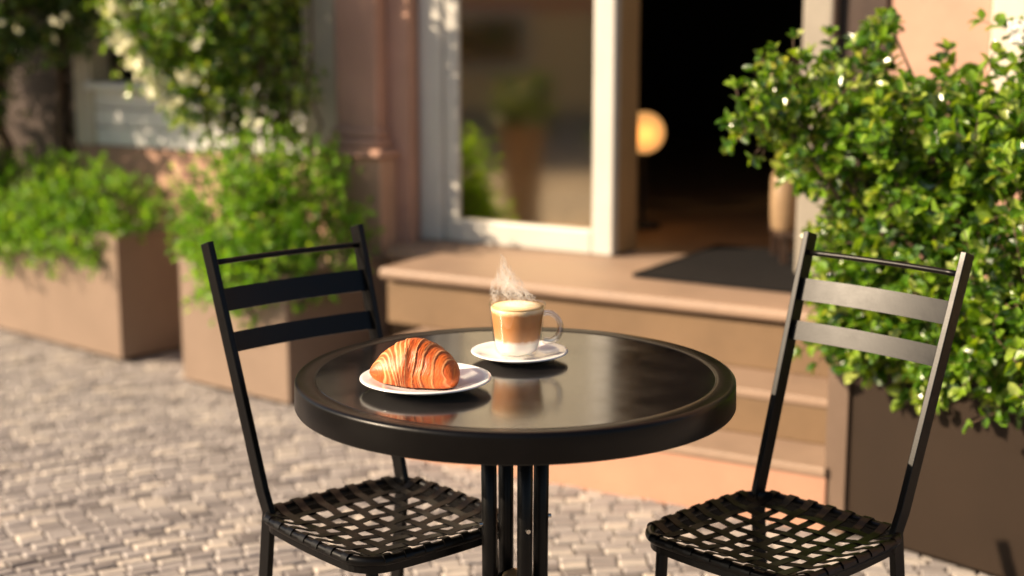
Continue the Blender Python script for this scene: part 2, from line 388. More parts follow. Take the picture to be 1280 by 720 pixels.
def blossoms(mb, c, r, n, s):
    for _ in range(n):
        p = Vector(c)+rdir()*r*random.uniform(.3, 1); nn = (rdir()+Vector((-.6, -.4, .4))).normalized(); a = nn.orthogonal().normalized(); k = s*random.uniform(.7, 1.2)
        a2 = nn.cross(a)
        for j in range(5):
            an = 2*PI*j/5; d = (a*math.cos(an)+a2*math.sin(an)+nn*.35).normalized(); mb.add(leaf_verts(p, d, nn, k, k*.8, .1, .1), LF)
def limb(wood, a, b, r0, r1, n=7, wig=.04):
    a = Vector(a); b = Vector(b); pts = []; rs = []
    for i in range(n+1):
        t = i/n; pts.append(a.lerp(b, t)+rdir()*wig*math.sin(PI*t)); rs.append(r0+(r1-r0)*t)
    wood.tube(pts, rs, 8)
def local(mb, o):
    l = Vector(o.location); mb.v = [tuple(Vector(v)-l) for v in mb.v]; return mb

# planters -----------------------------------------------------------
def planter(loc, ang, width, depth, h, label, pm='planter'):
    """local frame: front lower-right corner at origin, x along the front to the left (-), y inward"""
    t = tag(empty('planter_box', loc, ang), label, 'planter')
    b = MB(); th = .02
    b.box((-width, 0, .012), (0, th, h)); b.box((-width, depth-th, .012), (0, depth, h))
    b.box((-width, th, .012), (-width+th, depth-th, h)); b.box((-th, th, .012), (0, depth-th, h)); b.box((-width+th, th, .012), (-th, depth-th, .03))
    b.build('box_wall', pm, t, weld=True, bevel=.004)
    b = MB(); b.box((-width+.02, .02, 0), (-.02, depth-.02, .0115)); b.build('base', 'metal', t)
    b = MB(); e = .006
    for lo, hi in (((-width-e, -e, h+.001), (e, th+.006, h+.013)), ((-width-e, depth-th-.006, h+.001), (e, depth+e, h+.013)), ((-width-e, th+.0065, h+.001), (-width+th+.006, depth-th-.0065, h+.013)), ((-th-.006, th+.0065, h+.001), (e, depth-th-.0065, h+.013))):
        b.box(lo, hi)
    b.build('top_rim', pm, t, bevel=.002)
    b = MB(); nx = 14; ny = 8
    vs = [(-width+th+(width-2*th)*i/nx, th+(depth-2*th)*j/ny, h-.05+.02*noise.noise(Vector((i*.7, j*.7, 3)))) for j in range(ny+1) for i in range(nx+1)]
    b.add(vs, [(j*(nx+1)+i, j*(nx+1)+i+1, (j+1)*(nx+1)+i+1, (j+1)*(nx+1)+i) for j in range(ny) for i in range(nx)]); b.build('soil', 'soil', t, True)
    return t
# front faces run from far left to near right
planter((-1.52, 5.767, .012), -math.radians(40.8), .98, .30, .485, 'long taupe planter box at the left edge under the low hedge')
planter((-.772, 5.102, .012), -math.radians(38.8), .568, .50, .455, 'taupe planter box with the rounded bright green shrub, behind the left chair')
rp = planter((.845+.682*1.25, 3.869-.731*1.25, .012), -math.radians(47), 1.25, .48, .475, 'brown planter box on the right, shade put into its colour, holding the big leafy bush', 'planter_shaded')
b = MB(); b.box((-1.262, -.012, .001), (-1.195, .05, .489), None, .003); b.build('lit_strip', mat('lit_strip_brown', (.105, .068, .046), .5, var=.1), rp)['label'] = 'lighter brown strip standing for sunlight on the planter end'  # sunlit strip of the planter front, added as a lighter brown piece

# right bush ------------------------------------------------------------
def bush_right():
    t = tag(empty('leafy_bush', (1.35, 3.70, .43)), 'big glossy leaved bush with pale highlights spilling from the right planter', 'bush')
    lf = MB(); wd = MB()
    cl = [(.90, 3.80, 1.22, .20, 60), (.74, 3.80, 1.17, .11, 30), (.65, 3.78, 1.13, .075, 17), (.59, 3.76, 1.12, .04, 8), (.80, 3.84, 1.08, .13, 30), (1.08, 3.70, 1.30, .19, 60), (1.27, 3.60, 1.27, .2, 60), (1.02, 3.72, 1.02, .20, 70), (1.20, 3.55, 1.00, .22, 80), (1.35, 3.50, 1.05, .22, 70),
          (.93, 3.74, .93, .13, 36), (1.0, 3.72, .80, .15, 50), (.84, 3.76, .67, .13, 40), (.78, 3.76, .58, .09, 24), (.95, 3.66, .60, .14, 44), (1.12, 3.52, .70, .20, 70), (1.30, 3.40, .74, .22, 80), (1.10, 3.50, .57, .10, 26), (1.15, 3.42, .50, .05, 9), (1.28, 3.34, .60, .13, 40), (1.42, 3.28, .64, .16, 46), (1.5, 3.5, .95, .26, 70), (1.6, 3.45, 1.3, .3, 70),
          (1.3, 3.9, 1.0, .4, 120), (1.45, 3.8, 1.3, .35, 90), (1.2, 3.85, .7, .3, 80), (1.75, 3.3, .8, .35, 70), (1.7, 3.3, 1.15, .3, 60), (.70, 3.80, 1.12, .07, 12), (.86, 3.78, 1.0, .08, 14), (.80, 3.80, .80, .10, 34), (.84, 3.82, .68, .12, 44), (.80, 3.78, .58, .09, 30), (.90, 3.85, .85, .14, 50), (.98, 3.7, .55, .12, 40), (1.05, 3.6, .62, .12, 40)]
    cl = [((x+.08 if z < .97 and x < .96 else x), y, min(z, 1.30-r*1.15), r, n) for x, y, z, r, n in cl]
    cl += [(.93, 3.78, 1.34, .045, 5), (.85, 3.78, 1.29, .05, 6), (1.22, 3.66, 1.32, .05, 6)]
    for x, y, z, r, n in cl: clump(lf, wd, (x, y, z), r, int(n*.95), .040+.014*random.random(), .11, .3, .66)
    base = Vector((1.33, 3.62, .42))
    for x, y, z, r, n in cl[::2]: limb(wd, base+Vector((random.uniform(-.1, .1), random.uniform(-.06, .06), 0)), (x, y, z), .012, .003, 7, .03)
    local(lf, t).build('leaves', 'leaf', t); local(wd, t).build('stems', 'bark', t, True)
    fl = MB()
    for c, r, n in (((1.17, 3.40, 1.35), .045, 36), ((1.13, 3.42, 1.33), .03, 12), ((1.22, 3.4, 1.31), .04, 16)): blossoms(fl, c, r, n, .016)
    local(fl, t).build('blossoms', 'petal_white', t)
bush_right()

# shrubs of the left planters -----------------------------------------------
def shrub(name, loc, cls, matn, label, cat, ls, ln, stems=None, flowers=None, droop=.3, aspect=.5, fm='petal', fs=.02, group=None):
    t = tag(empty(name, loc), label, cat, group)
    lf = MB(); wd = MB()
    for x, y, z, r, n in cls: clump(lf, wd if ln > .1 and 'street' not in label else None, (x, y, z), r, int(n*1.45) if 'street' not in label else n, ls, ln, droop, aspect)
    tree = name == 'tree'
    for q, (a, bb, r0, r1) in enumerate(stems or []):
        sb = MB(); limb(sb, a, bb, r0, r1, 8, .03); local(sb, t).build(('trunk' if q == 0 else 'branch') if tree else 'stem', 'bark', t, True)
    if not stems:
        for x, y, z, r, n in cls[::2]: limb(wd, loc, (x, y, z), .009, .003, 6, .02)
    local(lf, t).build('leaves' if name != 'tree' else 'crown', matn, t)
    if wd.v: local(wd, t).build('twigs', 'bark', t, True)
    if flowers:
        fl = MB()
        for c, r, n in flowers: blossoms(fl, c, r, n, fs)
        local(fl, t).build('blossoms', fm, t)
    return t
shrub('green_shrub', (-0.860, 5.42, .41), [(-0.96, 5.3, 0.66, 0.2, 90), (-0.78, 5.36, 0.7, 0.19, 80), (-0.68, 5.4, 0.58, 0.16, 60), (-0.96, 5.2, 0.5, 0.14, 50), (-0.86, 5.15, 0.47, 0.11, 34), (-0.68, 5.22, 0.46, 0.11, 34), (-0.91, 5.42, 0.8, 0.14, 44), (-0.76, 5.5, 0.74, 0.14, 36), (-0.99, 5.16, 0.42, 0.07, 14), (-1.03, 5.36, 0.6, 0.13, 50), (-0.98, 5.28, 0.47, 0.09, 30)], 'leaf_lime',
      'rounded bright green shrub spilling over the planter behind the left chair', 'shrub', .042, .12, aspect=.34)
shrub('low_hedge', (-1.75, 6.05, .44), [(-1.62, 5.98, .60, .14, 50), (-1.80, 6.08, .60, .16, 60), (-1.98, 6.22, .60, .16, 60), (-2.16, 6.36, .60, .17, 60), (-1.50, 5.92, .58, .12, 40), (-1.85, 6.02, .49, .10, 34), (-2.02, 6.14, .48, .10, 34), (-2.2, 6.28, .46, .11, 30), (-1.68, 5.90, .48, .09, 26), (-2.3, 6.4, .7, .18, 50), (-1.62, 5.84, .42, .05, 10), (-2.1, 6.22, .40, .07, 14)], 'leaf_lime',
      'low bright green hedge trailing over the long planter at the left edge', 'hedge', .04, .11, aspect=.36)
shrub('climbing_shrub', (-0.950, 5.50, .43), [(-1.08, 5.55, 1.45, 0.24, 110), (-1.25, 5.6, 1.35, 0.19, 80), (-1.024, 5.55, 1.4, 0.22, 90), (-0.928, 5.6, 1.3, 0.14, 50), (-1.15, 5.55, 1.15, 0.15, 54), (-1.05, 5.5, 1.02, 0.11, 30), (-0.98, 5.55, 0.98, 0.07, 14), (-0.904, 5.6, 1.12, 0.12, 34), (-1.216, 5.6, 1.85, 0.38, 150), (-1.33, 5.65, 1.7, 0.28, 80), (-1.06, 5.7, 1.75, 0.25, 70), (-1.39, 5.6, 1.38, 0.08, 18), (-0.856, 5.65, 1.0, 0.08, 14), (-0.82, 5.65, 0.92, 0.05, 8)], 'leaf',
      'tall climbing shrub on thin stems with cream blossoms down its left side', 'shrub', .045, .14,
      [((-0.950, 5.48, .42), (-1.030, 5.55, 1.3), .012, .006), ((-0.880, 5.5, .42), (-0.850, 5.58, 1.3), .011, .006), ((-0.800, 5.46, .42), (-0.790, 5.62, 1.2), .009, .004), ((-0.970, 5.5, .42), (-1.180, 5.6, 1.3), .01, .005), ((-0.850, 5.52, .42), (-0.930, 5.55, 1.6), .012, .006), ((-0.720, 5.5, .42), (-0.730, 5.62, 1.5), .009, .004)],
      [((-1.400, 5.5, 1.38), .08, 26), ((-1.370, 5.47, 1.26), .06, 26), ((-1.330, 5.46, 1.18), .06, 24), ((-1.260, 5.42, 1.10), .06, 24), ((-1.200, 5.4, 1.03), .05, 20), ((-1.100, 5.35, 1.28), .07, 6), ((-1.150, 5.38, 1.14), .05, 10), ((-0.910, 5.3, .97), .05, 4), ((-1.230, 5.42, 1.38), .08, 8)], fs=.022)
shrub('tree', (-2.1, 6.25, .43), [(-2.13, 6.15, 1.4, 0.26, 100), (-1.88, 6.2, 1.36, 0.2, 60), (-2.33, 6.3, 1.3, 0.24, 80), (-1.75, 6.25, 1.45, 0.18, 50), (-2.18, 6.2, 1.08, 0.16, 44), (-2.43, 6.3, 1.0, 0.2, 50), (-2.13, 6.3, 1.85, 0.45, 170), (-1.73, 6.3, 1.75, 0.25, 60), (-2.28, 6.25, 0.85, 0.14, 34), (-2.43, 6.2, 1.4, 0.3, 80), (-1.63, 6.2, 1.5, 0.16, 40)], 'leaf_dark',
      'dark leaved small tree rising from the left planter with pale leaf glints', 'tree', .05, .14,
      [((-2.130, 6.350, .42), (-2.080, 6.250, 1.4), .032, .018), ((-2.080, 6.250, 1.2), (-1.830, 6.250, 1.6), .015, .006), ((-2.100, 6.250, 1.25), (-2.380, 6.300, 1.7), .015, .006), ((-1.910, 6.330, .42), (-1.830, 6.300, 1.35), .018, .008)],
      [((-2.110, 5.900, 1.34), .13, 6), ((-1.750, 5.920, 1.31), .08, 4), ((-1.930, 5.900, 1.30), .12, 5)], fs=.018)
# across the street (seen in the glass) --------------------------------------
ob = tag(empty('street_building', (-12.2, -1.2, 0), math.atan2(-.5, -.866)+PI/2), 'beige low building across the street with a red band', 'building')
b = MB(); b.box((-7, -4, 0), (7, 0, 3.9)); b.build('wall', 'street', ob)
b = MB(); b.box((-7.02, .001, 1.28), (7.02, .05, 1.40)); b.build('fascia', 'red', ob)
for i, x in enumerate((-5, -2.6, -.2, 2.2, 4.6)):
    b = MB(); b.box((x-.75, .001, .5), (x+.75, .06, .58)); b.box((x-.75, .001, 1.17), (x+.75, .06, 1.27)); b.box((x-.75, .001, .581), (x-.67, .06, 1.169)); b.box((x+.67, .001, .581), (x+.75, .06, 1.169)); wfr = b.build('window_frame', 'white', ob)
    b = MB(); b.box((x-.669, .001, .581), (x+.669, .02, 1.169)); b.build('pane', 'darkglass', wfr)
def pot_shrub(x, y, r, h, lab, lab2):
    b = MB(); b.lathe([(.001, 0), (r*.7, 0), (r*.8, h*.5), (r, h*.93), (r*1.08, h*.93), (r*1.08, h), (r*.9, h), (r*.88, h*.92), (.001, h*.9)], 28)
    o = b.build('plant_pot', 'ceramic', None, True, flat_angle=40); o.location = (x, y, .012); tag(o, lab, 'pot')
    shrub('potted_shrub', (x, y, h*.9), [(x, y, h+r*.9, r*1.2, 60), (x-r*.6, y, h+r*.5, r*.8, 26), (x+r*.6, y, h+r*.5, r*.8, 26)], 'leaf_dark', lab2, 'shrub', .05, .10, [((x, y, h*.9), (x+.02, y, h+r), .01, .005)])
pot_shrub(-3.45, 3.40, .15, .62, 'tall beige pot in the street reflected in the door glass', 'dark round shrub in the tall beige street pot')
pot_shrub(-3.25, 2.75, .16, .40, 'low beige pot in the street reflected in the door glass', 'dark round shrub in the low beige street pot')
pot_shrub(-4.1, 3.95, .2, .5, 'wide beige pot in the street behind the taller one', 'dark round shrub in the wide beige street pot')

# ------------------------------------------------------------------ cafe table
TX, TY, TZ = .006, 2.665, .745; R = .395
t = tag(empty('cafe_table', (TX, TY, .012)), 'round dark metal bistro table with glossy inset top and bundled tube legs', 'table'); z0 = TZ-.012
b = MB()
b.lathe([(R-.052, z0-.012), (R-.040, z0-.003), (R-.034, z0-.0005), (R-.030, z0+.0004), (R-.008, z0+.0012), (R-.003, z0-.0003), (R-.0005, z0-.0035), (R, z0-.007), (R+.001, z0-.047), (R-.001, z0-.0505), (R-.006, z0-.0515), (R-.010, z0-.048), (R-.013, z0-.016), (R-.052, z0-.016), (R-.052, z0-.012)], 128)
b.build('table_rim', 'rim', t, True, flat_angle=60)
b = MB(); b.lathe([(.0005, z0-.001), (R-.0375, z0-.001), (R-.036, z0-.0025), (R-.036, z0-.009), (.0005, z0-.009)], 128)
gm = mat('smoked_glass_top', (.008, .0065, .006), .13, spec=.6, var=.3, scale=9, coat=.1)
b.build('tabletop', gm, t, True, flat_angle=40)
b = MB(); b.lathe([(R-.0362, z0-.0012), (R-.0355, z0-.0004), (R-.0340, z0-.0003), (R-.0335, z0-.0012)], 128); b.build('gasket', 'metal', t, True)
b = MB(); b.lathe([(.001, z0-.017), (.092, z0-.017), (.094, z0-.020), (.094, z0-.052), (.088, z0-.056), (.070, z0-.056), (.068, z0-.05), (.001, z0-.05)], 40)
for k in range(4):
    a = PI/4+k*PI/2; Mx = Matrix.Rotation(a, 4, 'Z'); b.box((.08, -.014, z0-.030), (R-.02, .014, z0-.017), Mx, .002)
b.build('bracket', 'metal', t, True, flat_angle=35)
for k in range(4):
    a = math.radians(200+90*k); c, s = math.cos(a), math.sin(a)
    pts = [(c*.052, s*.052, z0-.04), (c*.050, s*.050, .40), (c*.050, s*.050, .30), (c*.06, s*.06, .22), (c*.11, s*.11, .12), (c*.20, s*.20, .045), (c*.27, s*.27, .012)]
    lg = MB(); lg.tube(pts, .0142, 16); lo = lg.build('leg', 'metal', t, True)
    f = MB(); f.lathe([(.001, 0), (.02, 0), (.021, .008), (.014, .022), (.001, .022)], 20, (c*.27, s*.27, 0)); f.build('foot_cap', 'rubber', lo, True, flat_angle=40)
    for zz in (z0-.064, z0-.078, .455):
        f = MB(); f.tube([(c*.062, s*.062, zz), (c*.070, s*.070, zz)], .0042, 8); f.build('bolt', 'bolt', lo, True, flat_angle=40)
b = MB(); b.lathe([(.030, .320), (.035, .320), (.036, .325), (.036, .340), (.035, .345), (.030, .345), (.030, .320)], 32); b.build('leg_collar', 'metal', t, True, flat_angle=40)
M['brass'] = mat('aged_brass', (.50, .33, .17), .35, .8, var=.2)
b = MB(); b.lathe([(.001, .360), (.010, .358), (.022, .351), (.028, .339), (.028, .320), (.001, .320)], 28); b.build('centre_cap', 'brass', t, True, flat_angle=50)

# ------------------------------------------------------------------ chairs
def make_chair():
    root = empty('bistro_chair')
    SZ = .43-.012; W = .175; D = .177; rc = .055
    # rounded square outline
    out = []
    for cx, cy, a0 in ((W-rc, D-rc, 0), (-W+rc, D-rc, PI/2), (-W+rc, -D+rc, PI), (W-rc, -D+rc, 1.5*PI)):
        for i in range(9): a = a0+PI/2*i/8; out.append((cx+rc*math.cos(a), cy+rc*math.sin(a)))
    # sides bow outwards a little
    def bow(x, y): return (x*(1+.05*(1-min(1, abs(y)/D)**2)), y*(1+.05*(1-min(1, abs(x)/W)**2)))
    dens = []
    for i in range(len(out)):
        a, c = out[i], out[(i+1) % len(out)]; k = 6 if math.hypot(c[0]-a[0], c[1]-a[1]) > .05 else 1
        for j in range(k): dens.append(bow(a[0]+(c[0]-a[0])*j/k, a[1]+(c[1]-a[1])*j/k))
    def hz(x, y):            # dished seat
        m = max(abs(x)/W, abs(y)/D); return SZ - .016*(1-m**2) + .0*m
    b = MB(); b.tube([(x, y, SZ-.004) for x, y in dens], .0095, 12, True, up=(0, 0, 1)); b.build('seat_rim', 'metal', root, True)
    b = MB(); b.tube([(x*.985, y*.985, SZ-.018) for x, y in dens], 1, 4, True, prof=[(.012, .0025), (.012, -.0025), (-.010, -.0025), (-.010, .0025)], up=(0, 0, 1)); b.build('apron_band', 'metal', root)
    # woven straps, curling over the rim at both ends
    n = 7; pitch = .0435; sw = .0088
    b = MB()
    for ax in (0, 1):
        for k in range(n):
            o = (k-(n-1)/2)*pitch; lim = (W if ax == 0 else D)
            q = min(1, abs(o)/lim); e = lim*(1+.05*(1-q**2)) - (0 if abs(o) < lim-rc else rc-math.sqrt(max(0, rc*rc-(abs(o)-(lim-rc))**2)))
            prof = []
            m = 56
            for i in range(m+1):
                s_ = -e + 2*e*i/m
                z = hz(s_, o) if ax == 0 else hz(o, s_)
                edge = max(0, 1-(e-abs(s_))/.03); z += .0068*math.sin(edge*PI/2) + .0011*math.cos(s_/pitch*PI + (PI if (k+ax) % 2 else 0))*(1-edge)
                prof.append((s_, z))
            for sg in (0, 1):       # wrap down
                sx = -1 if sg == 0 else 1
                ex = [(sx*(e+.004), SZ+.0065), (sx*(e+.0088), SZ+.002), (sx*(e+.0104), SZ-.004)]
                prof = (ex[::-1]+prof) if sg == 0 else (prof+ex)
            if ax == 0: pts = [(s_, o, z) for s_, z in prof]
            else: pts = [(o, s_, z) for s_, z in prof]
            side = (0, 1, 0) if ax == 0 else (1, 0, 0)
            b.tube(pts, 1, 4, prof=[(sw, .001), (sw, -.001), (-sw, -.001), (-sw, .001)], up=side)
    b.build('seat_weave', 'metal', root, True, flat_angle=50)
    # frame: rear posts bend at the seat
    sec = [(.0160, .0055), (.0160, -.0055), (.0150, -.0065), (-.0150, -.0065), (-.0160, -.0055), (-.0160, .0055), (-.0150, .0065), (.0150, .0065)]
    bt = Vector((.177, .336, .928)); bb = Vector((.160, .165, SZ))
    for s in (-1, 1):
        b = MB()
        pts = [(s*.166, .215, .012), (s*.161, .170, SZ-.05), (s*.160, .164, SZ), (s*.163, .180, SZ+.04), tuple(Vector((s*bt.x, bt.y, bt.z)))]
        b.tube(pts, 1, 8, prof=sec, up=(0, 1, 0)); p = b.build('back_post', 'metal', root, bevel=.0012)
        f = MB(); f.tube([(s*.166, .216, 0), (s*.166, .215, .014)], .0145, 12); f.build('foot_cap', 'rubber', p, True, flat_angle=40)
        b = MB(); pts = [(s*.142, -.165, .012), (s*.140, -.150, SZ-.03), (s*.139, -.143, SZ-.012)]
        b.tube(pts, .0115, 14); p = b.build('leg', 'metal', root, True, flat_angle=60)
        f = MB(); f.tube([(s*.142, -.166, 0), (s*.142, -.165, .014)], .0145, 12); f.build('foot_cap', 'rubber', p, True, flat_angle=40)
    def post(f):           # point on the right post, f from the top
        q = bt.lerp(Vector((.163, .180, SZ+.04)), f); return q
    def bar(f, hh, th, name):
        q = post(f); q1 = post(max(0, f-.02)); upv = (q1-q).normalized(); b = MB(); pts = []
        for i in range(33):
            u = -1+2*i/32; pts.append((u*(q.x-.006), q.y+.012*(1-u*u), q.z))
        b.tube(pts, 1, 4, prof=[(hh, th), (hh, -th), (-hh, -th), (-hh, th)], up=tuple(upv)); b.build(name, 'metal', root, True, flat_angle=30)
    bar(.235, .0225, .0028, 'back_slat'); bar(.405, .0195, .0028, 'back_slat')
    q = post(.082); b = MB(); b.tube([(u*(q.x-.006), q.y+.012*(1-u*u), q.z) for u in [-1+2*i/12 for i in range(13)]], .0058, 10); b.build('top_rod', 'metal', root, True)
    for s in (-1, 1):
        b = MB(); b.tube([(s*.140, -.153, SZ*.42), (s*.1635, .192, SZ*.42)], .007, 10); b.build('stretcher', 'metal', root, True)
    return root
ch = make_chair()
tag(ch, 'black slatted metal chair with woven seat, left of the table before the planters', 'chair', 'bistro chairs at the round table')
def copy_tree(o, parent=None):
    c = o.copy(); C.objects.link(c)
    if parent is not None: c.parent = parent
    for k in o.children: copy_tree(k, c)
    return c
def place(o, mx, my, bx, by):      # (mx,my) middle of the back edge, (bx,by) backward direction
    l = math.hypot(bx, by); bx /= l; by /= l
    a = math.atan2(by, bx)-PI/2; o.rotation_euler = (0, 0, a); o.location = (mx-bx*.164, my-by*.164, .012)
c2 = copy_tree(ch)
tag(c2, 'black slatted metal chair with sunlit backrest, right of the table before the bush', 'chair', 'bistro chairs at the round table')
place(ch, -.349, 2.914, -.65, .76); place(c2, .605, 2.812, .725, .689)

# ------------------------------------------------------------------ plates
def dish(name, x, y, R_, h, foot, lab, cat):
    b = MB()
    b.lathe([(.0005, h*.32), (foot, h*.30), (foot+.012, h*.42), (R_*.82, h*.80), (R_-.004, h), (R_, h-.0005), (R_+.0006, h-.0025), (R_-.004, h-.0045), (R_*.82, h*.80-.006), (foot+.010, h*.12), (foot+.003, .0), (foot-.001, .0), (foot-.003, h*.12), (.0005, h*.14)], 96)
    o = b.build(name, 'porcelain', None, True); o.location = (x, y, TZ+.0002); return tag(o, lab, cat)
PXx, PYy = -.150, 2.565
dish('plate', PXx, PYy, .114, .019, .060, 'small round white plate holding the croissant', 'plate')
SX, SY = .014, 2.775
dish('saucer', SX, SY, .0905, .017, .040, 'white saucer under the glass coffee cup', 'saucer')

# cup ---------------------------------------------------------------------
HC = .100
t = tag(empty('coffee_cup', (SX-.004, SY, TZ+.0058)), 'clear glass cup of layered milk coffee on the white saucer', 'cup')
ro, rb = .0535, .0425
def rr(z): return rb + (ro-rb)*((z-.012)/(HC-.012))
outer = [(.0005, .0), (.030, .0), (.034, .002), (rb-.002, .010), (rb, .014)] + [(rr(z), z) for z in (.03, .05, .07, .09, HC-.001)] + [(ro-.0006, HC+.0004), (ro-.0020, HC+.0002), (ro-.0026, HC-.003)]
b = MB(); b.lathe(outer, 72); b.build('glass_body', 'cupglass', t, True)
# layered drink: milk below, coffee blending above (colour of the drink itself)
dm_ = bpy.data.materials.new('layered_coffee'); dm_.use_nodes = True
N = dm_.node_tree.nodes; Lk = dm_.node_tree.links; p = N['Principled BSDF']
tc = N.new('ShaderNodeTexCoord'); sp = N.new('ShaderNodeSeparateXYZ'); Lk.new(tc.outputs['Object'], sp.inputs[0])
ns = N.new('ShaderNodeTexNoise'); ns.inputs['Scale'].default_value = 70; ns.inputs['Detail'].default_value = 4; Lk.new(tc.outputs['Object'], ns.inputs['Vector'])
ma = N.new('ShaderNodeMath'); ma.operation = 'MULTIPLY_ADD'; ma.inputs[1].default_value = .012; Lk.new(ns.outputs[0], ma.inputs[0]); Lk.new(sp.outputs[2], ma.inputs[2])
mr = N.new('ShaderNodeMapRange'); mr.inputs['From Min'].default_value = .006; mr.inputs['From Max'].default_value = .106; Lk.new(ma.outputs[0], mr.inputs[0])
rp_ = N.new('ShaderNodeValToRGB'); Lk.new(mr.outputs[0], rp_.inputs[0])
els = rp_.color_ramp.elements; els[0].position = 0; els[0].color = (.80, .76, .70, 1); els[1].position = 1; els[1].color = (.82, .66, .42, 1)
for pos, c in ((.28, (.80, .74, .66)), (.36, (.56, .29, .13)), (.6, (.46, .20, .065)), (.82, (.50, .23, .08)), (.90, (.82, .60, .34))):
    e = els.new(pos); e.color = (*c, 1)
Lk.new(rp_.outputs[0], p.inputs['Base Color']); p.inputs['Roughness'].default_value = .45
p.inputs['Subsurface Weight'].default_value = .25; p.inputs['Subsurface Radius'].default_value = (.02, .012, .006); p.inputs['Subsurface Scale'].default_value = .4
b = MB(); b.lathe([(.0005, .0062), (.029, .0065), (rb-.0065, .012), (rb-.0032, .019)] + [(rr(z)-.0031, z) for z in (.035, .05, .07, .085, HC-.007)] + [(ro-.0065, HC-.0066)], 72); b.build('layered_drink', dm_, t, True)
fm_ = bpy.data.materials.new('milk_foam'); fm_.use_nodes = True
N = fm_.node_tree.nodes; Lk = fm_.node_tree.links; p = N['Principled BSDF']
tc = N.new('ShaderNodeTexCoord'); mp = N.new('ShaderNodeMapping'); mp.inputs['Scale'].default_value = (1, 1, 0); Lk.new(tc.outputs['Object'], mp.inputs[0])
ln_ = N.new('ShaderNodeVectorMath'); ln_.operation = 'LENGTH'; Lk.new(mp.outputs[0], ln_.inputs[0])
ns = N.new('ShaderNodeTexNoise'); ns.inputs['Scale'].default_value = 60; ns.inputs['Detail'].default_value = 6; Lk.new(tc.outputs['Object'], ns.inputs['Vector'])
ma = N.new('ShaderNodeMath'); ma.operation = 'MULTIPLY_ADD'; ma.inputs[1].default_value = .018; Lk.new(ns.outputs[0], ma.inputs[0]); Lk.new(ln_.outputs['Value'], ma.inputs[2])
mr = N.new('ShaderNodeMapRange'); mr.inputs['From Min'].default_value = 0; mr.inputs['From Max'].default_value = .062; Lk.new(ma.outputs[0], mr.inputs[0])
rp_ = N.new('ShaderNodeValToRGB'); Lk.new(mr.outputs[0], rp_.inputs[0]); els = rp_.color_ramp.elements
els[0].position = .45; els[0].color = (.82, .76, .64, 1); els[1].position = 1; els[1].color = (.62, .34, .10, 1)
e = els.new(.72); e.color = (.78, .60, .34, 1)
Lk.new(rp_.outputs[0], p.inputs['Base Color']); p.inputs['Roughness'].default_value = .55
bp = N.new('ShaderNodeBump'); bp.inputs['Strength'].default_value = .3; bp.inputs['Distance'].default_value = .001; n3 = N.new('ShaderNodeTexNoise'); n3.inputs['Scale'].default_value = 900
Lk.new(tc.outputs['Object'], n3.inputs['Vector']); Lk.new(n3.outputs[0], bp.inputs['Height']); Lk.new(bp.outputs[0], p.inputs['Normal'])
b = MB(); b.lathe([(.0005, HC-.0015), (.030, HC-.0018), (.044, HC-.003), (ro-.0048, HC-.0062), (ro-.0062, HC-.0066)], 64); b.build('milk_foam', fm_, t, True)
M['handleglass'] = glass_mat('handle_glass', (.84, .83, .81), 1.0, .06, .22)
pts = []
for i in range(25):
    a = PI*.62 - (PI*1.24)*i/24; pts.append((rr(.055)-.004+.014+.024*math.cos(a)*1.0, 0, .058+.027*math.sin(a)))
b = MB(); b.tube(pts, .0052, 14, prof=[(1.0*math.cos(a), 1.25*math.sin(a)) for a in [2*PI*i/14 for i in range(14)]]); b.build('handle', 'handleglass', t, True)
t.rotation_euler = (0, 0, math.radians(-12))

# steam: fine twisting wisps ------------------------------------------------
sm = bpy.data.materials.new('steam_wisp'); sm.use_nodes = True
N = sm.node_tree.nodes; Lk = sm.node_tree.links; N.remove(N['Principled BSDF'])
tr = N.new('ShaderNodeBsdfTransparent'); df = N.new('ShaderNodeBsdfTranslucent'); df.inputs[0].default_value = (.95, .93, .88, 1); d2 = N.new('ShaderNodeBsdfDiffuse'); d2.inputs[0].default_value = (.95, .93, .88, 1)
m1 = N.new('ShaderNodeMixShader'); m1.inputs[0].default_value = .5; Lk.new(df.outputs[0], m1.inputs[1]); Lk.new(d2.outputs[0], m1.inputs[2])
m2 = N.new('ShaderNodeMixShader'); lw = N.new('ShaderNodeLayerWeight'); lw.inputs[0].default_value = .5; q1 = N.new('ShaderNodeMath'); q1.operation = 'SUBTRACT'; q1.inputs[0].default_value = 1; Lk.new(lw.outputs['Facing'], q1.inputs[1]); q2 = N.new('ShaderNodeMath'); q2.operation = 'POWER'; q2.inputs[1].default_value = 2.2; Lk.new(q1.outputs[0], q2.inputs[0]); q3 = N.new('ShaderNodeMath'); q3.operation = 'MULTIPLY'; q3.inputs[1].default_value = .10; Lk.new(q2.outputs[0], q3.inputs[0]); Lk.new(q3.outputs[0], m2.inputs[0]); Lk.new(tr.outputs[0], m2.inputs[1]); Lk.new(m1.outputs[0], m2.inputs[2]); Lk.new(m2.outputs[0], N['Material Output'].inputs[0])
b = MB(); rs = random.Random(5)
def env(z):     # half width of the plume at height z above the cup (m), and its centre drift
    if z < .022: return .055-.7*z, .002
    return max(.003, .038*(1-(z-.022)/.068)), -.004-.22*(z-.02)
